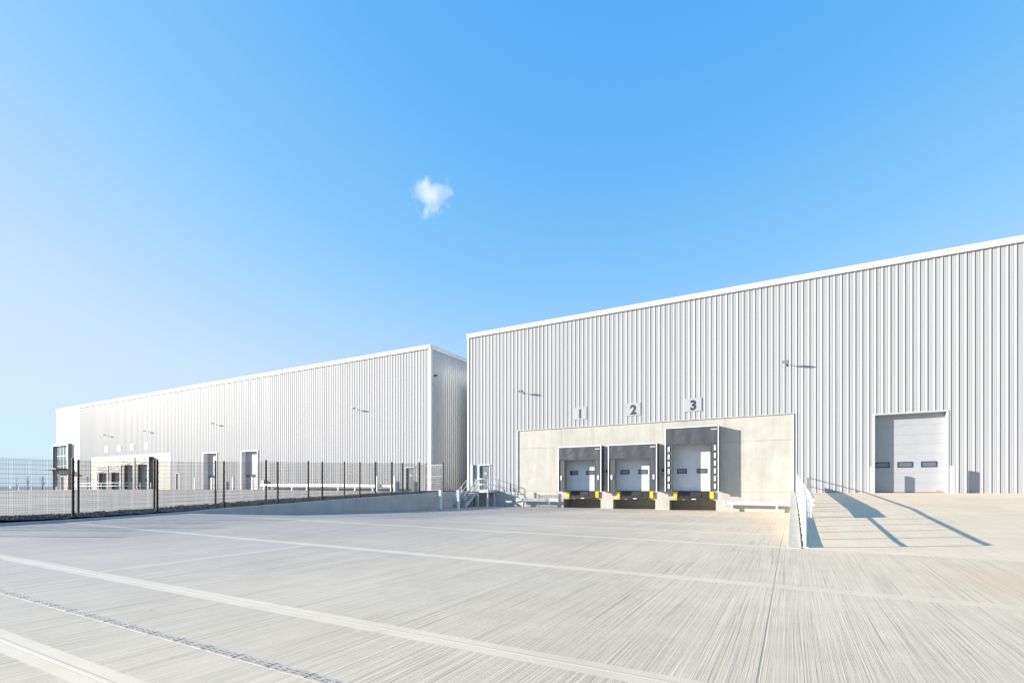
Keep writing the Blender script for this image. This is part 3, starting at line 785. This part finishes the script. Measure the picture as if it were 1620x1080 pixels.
# ------------------------------------------------------------------ wall lamps
def wall_lamp(loc, label):
    t = thing('wall_lamp', label, 'lamp', loc, 'floodlights on the warehouse walls')
    b = MB(); b.box(-.07, .07, -.05, -.036, -.10, .10); b.tube([(0,-.04,0),(0,-.30,.03),(0,-.50,.06)], .022, 8); b.build('bracket', 'lamp', t)
    b = MB(); b.prism([(-.20,-.42,.02),(-.20,-.42,.10),(-.20,-.55,.135),(-.20,-.80,.15),(-.20,-.80,.09)], (.40,0,0)); o = b.build('lamp_head', 'lamp', t)
    b = MB(); b.prism([(-.16,-.47,.025),(-.16,-.47,.034),(-.16,-.77,.086),(-.16,-.77,.076)], (.32,0,0)); b.build('lamp_lens', 'lens', o)
    return t
l0 = wall_lamp((-21.0, 40, 8.55), 'grey floodlight on the right warehouse, left of the number 1 board')
copy_thing(l0, (-.38, 40, 8.62), 'grey floodlight on the right warehouse, above the right end of the concrete dock wall')
for X, lb in ((-42.2, 'floodlight on the left warehouse nearest its shaded end'), (-68.7, 'floodlight on the left warehouse above the roller doors'),
              (-86.4, 'floodlight on the left warehouse above the tall dock shelters'), (-98.9, 'floodlight on the left warehouse above the low dock shelters'),
              (-111.1, 'floodlight on the white office corner of the left warehouse')):
    copy_thing(l0, (X, LY, 8.78), lb)
t = thing('bulkhead_lamp', 'tiny dark lamp high on the shaded side wall of the left warehouse', 'lamp', (-31.98, 41.45, 11.6))
b = MB(); b.box(.0, .06, -.16, .16, -.06, .06); b.prism([(.06,-.15,.05),(.06,-.15,-.05),(.26,-.15,-.01),(.26,-.15,.04)], (0,.30,0)); b.build('lamp_body', 'black', t)
b = MB(); b.box(.08, .20, -.10, .10, -.062, -.05); b.build('lamp_lens', 'lens', t)

# ------------------------------------------------------------------ crash barriers
WP = [(0,0),(.022,.02),(.075,.045),(.083,.075),(.075,.10),(.018,.135),(.018,.175),(.075,.21),(.083,.235),(.075,.265),(.022,.29),(0,.31)]
def w_beam(path, face, z_of):
    """corrugated rail along path [(x,y)], bulging towards 'face' (unit xy)"""
    b = MB(); rings = []
    for (x, y) in path:
        z = z_of(x, y); out = [(x+face[0]*d, y+face[1]*d, z+h) for d, h in WP] + [(x+face[0]*(d-.009), y+face[1]*(d-.009), z+h) for d, h in reversed(WP)]
        i = len(b.v); b.v += out; rings.append(i)
    n = len(WP)*2
    for a, c in zip(rings, rings[1:]):
        for k in range(n): b.f.append((a+k, a+(k+1)%n, c+(k+1)%n, c+k)); b.sm.append(False)
    for r in (rings[0], rings[-1]):
        for k in range(len(WP)-1): b.f.append((r+k, r+k+1, r+n-2-k, r+n-1-k)); b.sm.append(False)
    return b
def bolt_row(b, path, face, z_of, step):
    pass
def x_barrier(name, label, x0, x1, y, zg, top, posts, root_z):
    t = thing(name, label, 'crash barrier', ((x0+x1)/2, y, root_z)); L = t.location
    zo = lambda x, yy: zg(x+L.x, y) + top - .31 - L.z
    b = w_beam([(x-L.x, 0) for x in rng(x0, x1, 2.0)], (0,-1), zo); beam = b.build('beam', 'galv', t)
    for xe, sg in ((x0, -1), (x1, 1)):
        e = MB(); z = zo(xe-L.x, 0); pts = []
        for k in range(9):
            a = PI*k/8; pts.append((xe-L.x+sg*.14*math.sin(a)*.9, -.075+.09*(1-math.cos(a)) , z))
        e.prism(pts, (0,0,.31)); e.build('end_cap', 'galv_white', beam)
    for px in posts:
        p = MB(); z = zg(px, y)-L.z; zt = z+top-.03
        p.box(px-L.x-.055, px-L.x+.055, .012, .020, z-.1, zt); p.box(px-L.x-.055, px-L.x+.055, .112, .12, z-.1, zt); p.box(px-L.x-.004, px-L.x+.004, .02, .112, z-.1, zt)
        p.box(px-L.x-.12, px-L.x+.12, -.03, .16, z-.02, z+.012); p.build('post', 'galv_white', t)
    return t
x_barrier('crash_barrier', 'short galvanised crash barrier below the dock wall, right of bay 3', -4.27, -.2, 39.66, yard_z, .76, [-3.8, -.92], -1.65)
x_barrier('crash_barrier', 'short galvanised crash barrier below the dock wall, between the steel stair and bay 1', -21.4, -17.5, 39.6, yard_z, .78, [-20.9, -18.3], -1.6)
x_barrier('crash_barrier', 'long pale crash barrier along the foot of the left warehouse', -57.9, -36.4, 39.95, left_z, .72, [-57.4+2.6*k for k in range(9)], -.2)

# barrier on the ramp, alongside the handrail
t = thing('crash_barrier', 'galvanised crash barrier on the ramp beside the steel handrail', 'crash barrier', (.62, 30, -.6)); L = t.location
zo = lambda x, yy: ramp_z(.6, yy+L.y)+.42-L.z
b = w_beam([(0, y-L.y) for y in rng(20.4, 39.4, 1.0)], (1, 0), zo); bm_ = b.build('beam', 'galv', t)
for k in range(9):
    y = 20.7 + 2.3*k; p = MB(); z = ramp_z(.6, y)-L.z
    p.box(-.125, -.117, y-L.y-.05, y-L.y+.05, z-.05, z+.70); p.box(-.02, -.012, y-L.y-.05, y-L.y+.05, z-.05, z+.70); p.box(-.117, -.02, y-L.y-.004, y-L.y+.004, z-.05, z+.70)
    p.box(-.17, .03, y-L.y-.1, y-L.y+.1, z-.02, z+.012); p.build('post', 'galv_white', t)

# ------------------------------------------------------------------ ramp edge wall and handrail
t = thing('ramp_wall', 'pale concrete wall with a sloping top between the dock apron and the ramp', 'wall', (.06, 27, -1.5)); L = t.location
b = MB(); ys = rng(14.1, 40.02, .9)
for u, w in zip(ys, ys[1:]):
    A = [(-.14, u-27, -.6),(.14, u-27, -.6),(.14, u-27, ramp_z(0,u)+1.5+.012),(-.14, u-27, ramp_z(0,u)+1.5+.012)]
    B = [(-.14, w-27, -.6),(.14, w-27, -.6),(.14, w-27, ramp_z(0,w)+1.5+.012),(-.14, w-27, ramp_z(0,w)+1.5+.012)]
    for k in range(4): b.quad(A[k], A[(k+1)%4], B[(k+1)%4], B[k])
    if u == ys[0]: b.quad(*A)
    if w == ys[-1]: b.quad(*B)
b.build('wall_body', 'conc_pale', t)
b = MB()
for u, w in zip(ys, ys[1:]):
    za, zb = ramp_z(0,u)+1.5, ramp_z(0,w)+1.5
    b.quad((.14,u-27,za-.015),(.22,u-27,za-.015),(.22,w-27,zb-.015),(.14,w-27,zb-.015))
b.build('joint_strip', 'seal_strip', t, fix=False)

t = thing('handrail', 'long galvanised two rail handrail climbing the edge of the ramp', 'handrail', (.29, 14.3, -1.45)); L = t.location
rz = lambda y: ramp_z(.3, y) - L.z
ys = [14.3, 15.0, 18, 21.8, 23.2, 27, 31, 35, 38, 39.6]
b = MB(); b.tube([(0, y-L.y, rz(y)+1.22) for y in ys], .030, 10); b.build('top_rail', 'galv_white', t)
b = MB(); b.tube([(0, y-L.y, rz(y)+.66) for y in ys], .024, 10); b.build('middle_rail', 'galv_white', t)
b = MB()
for u, w in zip(ys, ys[1:]):
    A = [(-.035,u-L.y,rz(u)+.0),(-.027,u-L.y,rz(u)+.0),(-.027,u-L.y,rz(u)+.13),(-.035,u-L.y,rz(u)+.13)]
    B = [(-.035,w-L.y,rz(w)+.0),(-.027,w-L.y,rz(w)+.0),(-.027,w-L.y,rz(w)+.13),(-.035,w-L.y,rz(w)+.13)]
    for k in range(4): b.quad(A[k], A[(k+1)%4], B[(k+1)%4], B[k])
b.build('toe_plate', 'galv_white', t)
y = 14.3
while y < 39.7:
    b = MB(); b.tube([(0, y-L.y, rz(y)-.02), (0, y-L.y, rz(y)+1.22)], .028, 10)
    b.box(-.06, .06, y-L.y-.06, y-L.y+.06, rz(y)-.01, rz(y)+.014)
    b.build('post', 'galv_white', t); y += 1.335

# ------------------------------------------------------------------ steel stair
t = thing('steel_stair', 'galvanised steel stair and landing leading up to the grey door', 'stair', (-25.2, 38.6, -1.62)); L = t.location
SX0, SX1 = -26.02, -25.02; PZ = -.17; NY = 8; RISE = (PZ-yard_z(-25.5, 36.8))/NY; GO = .262; Y0 = 38.6
loc = lambda x, y, z: (x-L.x, y-L.y, z-L.z)
for k in range(1, NY):
    y1 = Y0-(k-1)*GO; z = PZ-k*RISE; b = MB()
    p0 = loc(SX0+.01, y1-GO-.02, z-.035); p1 = loc(SX1-.01, y1, z)
    b.box(p0[0], p1[0], p0[1], p1[1], p1[2]-.006, p1[2]); b.box(p0[0], p1[0], p0[1], p0[1]+.012, p0[2], p1[2]-.006)
    b.build('tread', 'galv', t)
ybot = Y0-(NY-1)*GO-.1; zbot = PZ-(NY)*RISE
for sx in (SX0-.012, SX1):
    b = MB(); a = loc(sx, Y0, PZ); c = loc(sx, ybot, zbot+.02)
    b.prism([(a[0],a[1],a[2]+.02),(a[0],a[1],a[2]-.24),(a[0],c[1]+.26,c[2]-.0),(a[0],c[1],c[2]-.0),(a[0],c[1],c[2]+.20)], (.012,0,0)); b.build('stringer', 'galv', t)
PX1 = -23.86
b = MB(); p = loc(SX0, Y0, PZ); q = loc(PX1, 39.96, PZ)
b.box(p[0], q[0], p[1], q[1], p[2]-.03, p[2])
for k in range(18):
    yy = p[1]+.03+(q[1]-p[1]-.06)*k/17; b.box(p[0]+.02, q[0]-.02, yy-.004, yy+.004, p[2]+.001, p[2]+.006)
b.build('landing', 'galv', t)
b = MB(); b.box(p[0]+1.0, q[0], p[1]-.008, p[1]+.0, p[2]-.16, p[2]+.1); b.box(q[0], q[0]+.008, p[1], q[1], p[2]-.16, p[2]+.1); b.box(p[0]-.008, p[0], p[1], q[1], p[2]-.16, p[2]+.1)
b.build('landing_edge', 'galv', t)
for (x, y) in ((SX1+.08, Y0+.06), (SX1+.3, 39.8), (PX1-.06, Y0+.06), (PX1-.06, 39.85), (SX0+.06, 39.85)):
    b = MB(); a = loc(x, y, yard_z(x, y)); b.box(a[0]-.04, a[0]+.04, a[1]-.04, a[1]+.04, a[2]-.02, loc(0,0,PZ)[2]-.03); b.box(a[0]-.1, a[0]+.1, a[1]-.1, a[1]+.1, a[2]-.01, a[2]+.014); b.build('leg', 'galv_white', t)
sl = RISE/GO
for sx in (SX0-.03, SX1+.03):
    b = MB(); zf = lambda y, h: PZ+(y-Y0)*sl+h
    yl = Y0-(NY-1)*GO-.12
    for h in (1.08, .56):
        b.tube([loc(sx, Y0+.0, PZ+h), loc(sx, Y0-.06, zf(Y0-.06, h)), loc(sx, yl, zf(yl, h))], .021, 8)
    # rounded return at the foot
    za, zb = zf(yl, 1.08), zf(yl, .56); zm = (za+zb)/2; rr = (za-zb)/2
    b.tube([loc(sx, yl-rr*.8*math.sin(PI*k/8), zm+rr*math.cos(PI*k/8)) for k in range(9)], .021, 8)
    for f in (.04, .5, .96):
        y = yl+(Y0-yl)*f; b.tube([loc(sx, y, zf(y, -.05)), loc(sx, y, zf(y, 1.08))], .021, 8)
    b.build('stair_rail', 'galv_white', t)
for path, posts in (([(SX1+.03, Y0), (PX1, Y0), (PX1, 39.9)], ((SX1+.45, Y0), (PX1, Y0), (PX1, 39.25), (PX1, 39.88))),
                    ([(SX0-.03, Y0), (SX0-.03, 39.9)], ((SX0-.03, 39.25), (SX0-.03, 39.88)))):
    b = MB()
    for h in (1.08, .56): b.tube([loc(x, y, PZ+h) for x, y in path], .021, 8)
    for (x, y) in posts: b.tube([loc(x, y, PZ-.1), loc(x, y, PZ+1.08)], .021, 8)
    b.build('landing_rail', 'galv_white', t)

# ------------------------------------------------------------------ bollards
def bollard(name, label, loc, h, w=.16, sleeve=False, group='white steel bollards', mat='white', d=None):
    t = thing(name, label, 'bollard', loc, group); b = MB(); d = d or w
    b.cbox(-w/2, w/2, -d/2, d/2, -.05, h, .02); b.build('post', mat, t)
    b = MB(); b.box(-w*.8, w*.8, -d*.8, d*.8, -.02, .014); b.build('base_plate', 'galv', t)
    if sleeve:
        b = MB(); b.cbox(-w/2-.035, w/2+.035, -d/2-.035, d/2+.035, h-.55, h+.02, .02); b.build('sleeve', 'white', t)
    return t
bollard('bollard', 'tall pale steel bollard standing clear of the stair, beside the retaining wall', (-25.35, 33.6, yard_z(-25.35, 33.6)), 1.55, .17, True, 'tall bollards by the steel stair', 'galv_white')
bollard('bollard', 'tall pale steel bollard right in front of the steel stair', (-23.95, 34.15, yard_z(-23.95, 34.15)), 1.55, .17, True, 'tall bollards by the steel stair', 'galv_white')
bollard('bollard', 'white square bollard left of the roller door at the top of the ramp', (4.46, 39.45, -.27), 1.65, .15, False, 'white square bollards by the ramp roller door', 'white', .20)
bollard('bollard', 'white square bollard right of the roller door at the top of the ramp', (8.42, 39.45, -.27), 1.65, .15, False, 'white square bollards by the ramp roller door', 'white', .20)
for X, lb in ((-71.95, 'grey bollard left of the far roller door'), (-68.05, 'grey bollard right of the far roller door'), (-63.35, 'grey bollard left of the near roller door'), (-59.35, 'grey bollard right of the near roller door'),
              (-38.3, 'grey bollard in front of the long crash barrier'), (-35.85, 'grey bollard left of the grey side door')):
    bollard('bollard', lb + ' of the left warehouse', (X, 39.75, left_z(X, 39.75)), 1.6, .2, False, 'bollards along the left warehouse', 'galv')
# downpipe guard at the near corner of the right warehouse
t = thing('downpipe', 'pale grey downpipe guard on the ribbed wall left of the grey door', 'downpipe', (-26.42, 39.92, -.2))
b = MB(); b.cbox(-.10, .10, -.11, .03, .55, 2.5, .02); b.build('guard', 'galv', t)
b = MB(); b.tube([(0, -.04, -.1), (0, -.04, .55)], .055, 10); b.build('pipe', 'galv_white', t)
t = thing('wall_box', 'small grey cabinet on the left warehouse wall above the end of the long barrier', 'cabinet', (-58.4, LY-.04, .85))
b = MB(); b.cbox(-.28, .28, -.2, 0, -.3, .3, .02); b.build('cabinet_body', 'lamp', t)

# guard rail in front of the left docks
t = thing('guard_rail', 'low two rail guard rail in front of the left warehouse dock shelters', 'guard rail', (-92, 38.2, -.1)); L = t.location
b = MB()
for h in (1.02, .55): b.tube([(-104-L.x, 0, h), (-80.3-L.x, 0, h)], .03, 8)
b.build('rail', 'galv_white', t)
for k in range(9):
    x = -104+23.7*k/8; b = MB(); b.tube([(x-L.x, 0, -.2), (x-L.x, 0, 1.02)], .035, 8); b.build('post', 'galv_white', t)

# ------------------------------------------------------------------ things beyond the yard on the far left
for k, (x, y) in enumerate(((-126.6,38.0),(-124.6,39.2),(-122.7,40.4),(-121.0,41.6),(-119.3,42.6))):
    z = far_z(min(x,-121.3), y)+.02
    t = thing('marker_post', ['leftmost low white marker post beyond the service yard', 'second low white marker post from the left beyond the yard', 'middle low white marker post, beside the staked sapling', 'fourth low white marker post, just left of the dark totem', 'low white marker post in front of the office entrance'][k], 'post', (x*.93, y*.93, z+.06), 'low white marker posts')
    b = MB(); b.cbox(-.09, .09, -.09, .09, -.4, .62, .015); b.build('post', 'white', t)
    b = MB(); b.box(-.095, .095, -.097, -.091, .45, .55); b.build('band', 'lamp', t)
def sapling(loc, h, label, seed, spread, stake):
    rnd = random.Random(seed)
    t = thing('sapling', label, 'tree', loc, 'bare young trees beyond the yard')
    b = MB(); b.tube([(0,0,-.3),(.02,0,h*.4),(-.02,.02,h*.75),(0,0,h)], [.055,.045,.03,.012], 7); b.build('trunk', 'bark', t)
    b = MB()
    for k in range(34):
        f = rnd.uniform(.35, .97); a = rnd.uniform(0, 6.28); l = spread*rnd.uniform(.4, 1)*(1.15-f*.6); z = h*f
        p1 = (l*.5*math.cos(a), l*.5*math.sin(a), z+l*.45); p2 = (l*math.cos(a+.2), l*math.sin(a+.2), z+l*1.05)
        b.tube([(0,0,z), p1, p2], [.016,.011,.005], 4)
        for q in range(3):
            a2 = a+rnd.uniform(-.9,.9); b.tube([p1, (p1[0]+l*.4*math.cos(a2), p1[1]+l*.4*math.sin(a2), p1[2]+l*.45)], [.008,.004], 3)
    b.build('crown', 'bark', t)
    if stake:
        b = MB(); b.tube([(.25,0,-.3),(.25,0,h*.5)], .05, 6); b.box(-.03,.27,-.03,.03,h*.45,h*.45+.06); b.build('stake', 'timber', t)
sapling((-136, 40.5, -1.0), 3.6, 'thin bare sapling at the far left edge beyond the yard', 1, .25, False)
sapling((-150, 46.5, -1.1), 3.9, 'faint spreading bare sapling, middle of the three beyond the yard', 2, .8, False)
sapling((-128, 41.8, -.9), 3.4, 'bare staked sapling nearest the office corner beyond the yard', 3, .7, True)
t = thing('totem_sign', 'short dark totem standing left of the office entrance', 'sign', (-128, 43.6, -.9))
b = MB(); b.cbox(-.22, .22, -.08, .08, -.2, 1.75, .015); b.build('totem_body', 'black', t)
b = MB(); b.box(-.3, .3, -.14, .14, -.25, -.1); b.build('plinth', 'conc_grey', t)
t = thing('road_sign', 'small grey road sign beyond the low white posts at the far left', 'sign', (-160, 46.5, -1.1))
b = MB(); b.tube([(0,0,-.3),(0,0,1.5)], .04, 8); b.build('pole', 'galv', t)
b = MB(); b.box(-.4, .4, -.05, -.03, 1.1, 1.75); b.build('sign_plate', 'lamp', t)

# ------------------------------------------------------------------ cloud
def ray(px, py):
    f = 799.25; th = math.radians(28.998); t = (px-810)/f
    return Vector((t*math.cos(th)-math.sin(th), t*math.sin(th)+math.cos(th), (773-py)/f))
CC = ray(684, 311)*700
m = bpy.data.materials.new('cloud_vapour'); m.use_nodes = True; nt = m.node_tree; nt.nodes.clear(); g = G(nt)
out = nt.nodes.new('ShaderNodeOutputMaterial'); vol = nt.nodes.new('ShaderNodeVolumePrincipled'); nt.links.new(vol.outputs[0], out.inputs['Volume'])
tc = g.n('ShaderNodeTexCoord'); P = tc.outputs['Object']
def blob(cx, cy, cz, r, amp=1.0):
    vm = g.n('ShaderNodeVectorMath', operation='DISTANCE'); nt.links.new(P, vm.inputs[0]); vm.inputs[1].default_value = (cx, cy, cz)
    return g.mapr(vm.outputs['Value'], 0, r, amp, 0)
tot = None   # a ragged Y: two upper lobes, a body, a loose tail
for a in ((-12,0,10,15,.9),(-4,0,5,15,1.),(4,0,2,15,1.1),(13,0,9,15,1.),(20,0,7,10,.5),(-2,0,-6,13,.7),(-8,0,-20,12,.9),(-19,0,-6,9,.5),(8,0,-11,13,.6),(-4,0,17,10,.55),(17,0,-5,11,.5),(-15,0,1,11,.5),(5,0,-17,10,.5)):
    v = blob(*[q*1.22 for q in a[:4]], a[4]); tot = v if tot is None else g.math('ADD', tot, v)
nz = g.noise(g.scale(P, 1, 1, 1), 0.085, 6, 0.62)
dn = g.math('MULTIPLY', g.mapr(g.math('ADD', tot, g.math('MULTIPLY', g.math('SUBTRACT', nz, 0.5), 3.2)), 0.3, 1.6, 0, 1, True), 0.045)
nt.links.new(dn, vol.inputs['Density']); vol.inputs['Color'].default_value = (1,.965,.94,1); vol.inputs['Anisotropy'].default_value = 0.0
M['cloud'] = m
bm = bmesh.new(); bmesh.ops.create_icosphere(bm, subdivisions=4, radius=1)
for v in bm.verts:
    n_ = mnoise.noise(v.co*1.7)*.12; v.co *= (1+n_); v.co = Vector((v.co.x*42, v.co.y*26, v.co.z*42))
me = bpy.data.meshes.new('cloud'); bm.to_mesh(me); bm.free(); me.materials.append(m)
o = bpy.data.objects.new('cloud', me); COL.objects.link(o); o.location = CC; o.rotation_euler = (0, 0, math.radians(37))
tag(o, 'small ragged white cloud alone in the blue sky', 'cloud')

# ------------------------------------------------------------------ light, sky, camera
SUN = Vector((3.78, 1.81, -1.12)).normalized()
ELEV = math.asin(-SUN.z); AZ = math.atan2(-SUN.x, -SUN.y)
ld = bpy.data.lights.new('sun', 'SUN'); ld.energy = 5.0; ld.angle = math.radians(.5); ld.color = (1.0, .925, .81)
lo = bpy.data.objects.new('sun', ld); COL.objects.link(lo); lo.rotation_euler = SUN.to_track_quat('-Z', 'Y').to_euler(); lo.location = (-60, -40, 60)
wd = bpy.data.worlds.new('World'); SC.world = wd; wd.use_nodes = True
nt = wd.node_tree; nt.nodes.clear(); g = G(nt)
sky = g.n('ShaderNodeTexSky'); sky.sky_type = 'NISHITA'; sky.sun_disc = False
sky.sun_elevation = ELEV; sky.sun_rotation = AZ; sky.air_density = 1.0; sky.dust_density = .8; sky.ozone_density = 1.6; sky.altitude = 50
# tone the physical sky per channel towards the deep clear blue of a cold bright day
sp = g.n('ShaderNodeSeparateColor'); nt.links.new(sky.outputs[0], sp.inputs[0])
cmb = g.n('ShaderNodeCombineColor'); SKY_K = .195
dz_ = g.math('MAXIMUM', g.sep(g.n('ShaderNodeTexCoord').outputs['Generated'])[2], 0.0)
low = g.math('POWER', g.math('SUBTRACT', 1.0, dz_), 3.0)
for ch, (k, gm, mx, hz) in enumerate(((2.0, 1.5, .66, .80), (1.74, .85, .875, .44), (1.06, .12, 1.0, 0.0))):
    v = g.math('MULTIPLY', g.math('MULTIPLY', sp.outputs[ch], SKY_K), g.math('ADD', 1.0, g.math('MULTIPLY', low, hz)))
    v = g.math('MULTIPLY', g.math('POWER', v, gm), k)
    if ch < 2:     # soft shoulder
        v = g.math('MULTIPLY', g.math('SUBTRACT', 1.0, g.math('POWER', 2.718, g.math('MULTIPLY', v, -1.25/mx))), mx)
    else: v = g.math('MINIMUM', v, mx)
    nt.links.new(g.math('DIVIDE', v, SKY_K), cmb.inputs[ch])
bg = g.n('ShaderNodeBackground'); bg.inputs['Strength'].default_value = .08
wo = g.n('ShaderNodeOutputWorld'); nt.links.new(cmb.outputs[0], bg.inputs[0]); nt.links.new(bg.outputs[0], wo.inputs[0])

cd = bpy.data.cameras.new('camera'); cd.sensor_width = 36; cd.lens = 17.76; cd.shift_y = .1438; cd.clip_start = .1; cd.clip_end = 20000
co = bpy.data.objects.new('camera', cd); COL.objects.link(co); co.location = (0,0,0); co.rotation_euler = (PI/2, 0, math.radians(28.998))
SC.camera = co
SC.view_settings.view_transform = 'Standard'; SC.view_settings.look = 'None'; SC.view_settings.exposure = 1.28
SC.cycles.volume_bounces = 8; SC.view_settings.gamma = 1
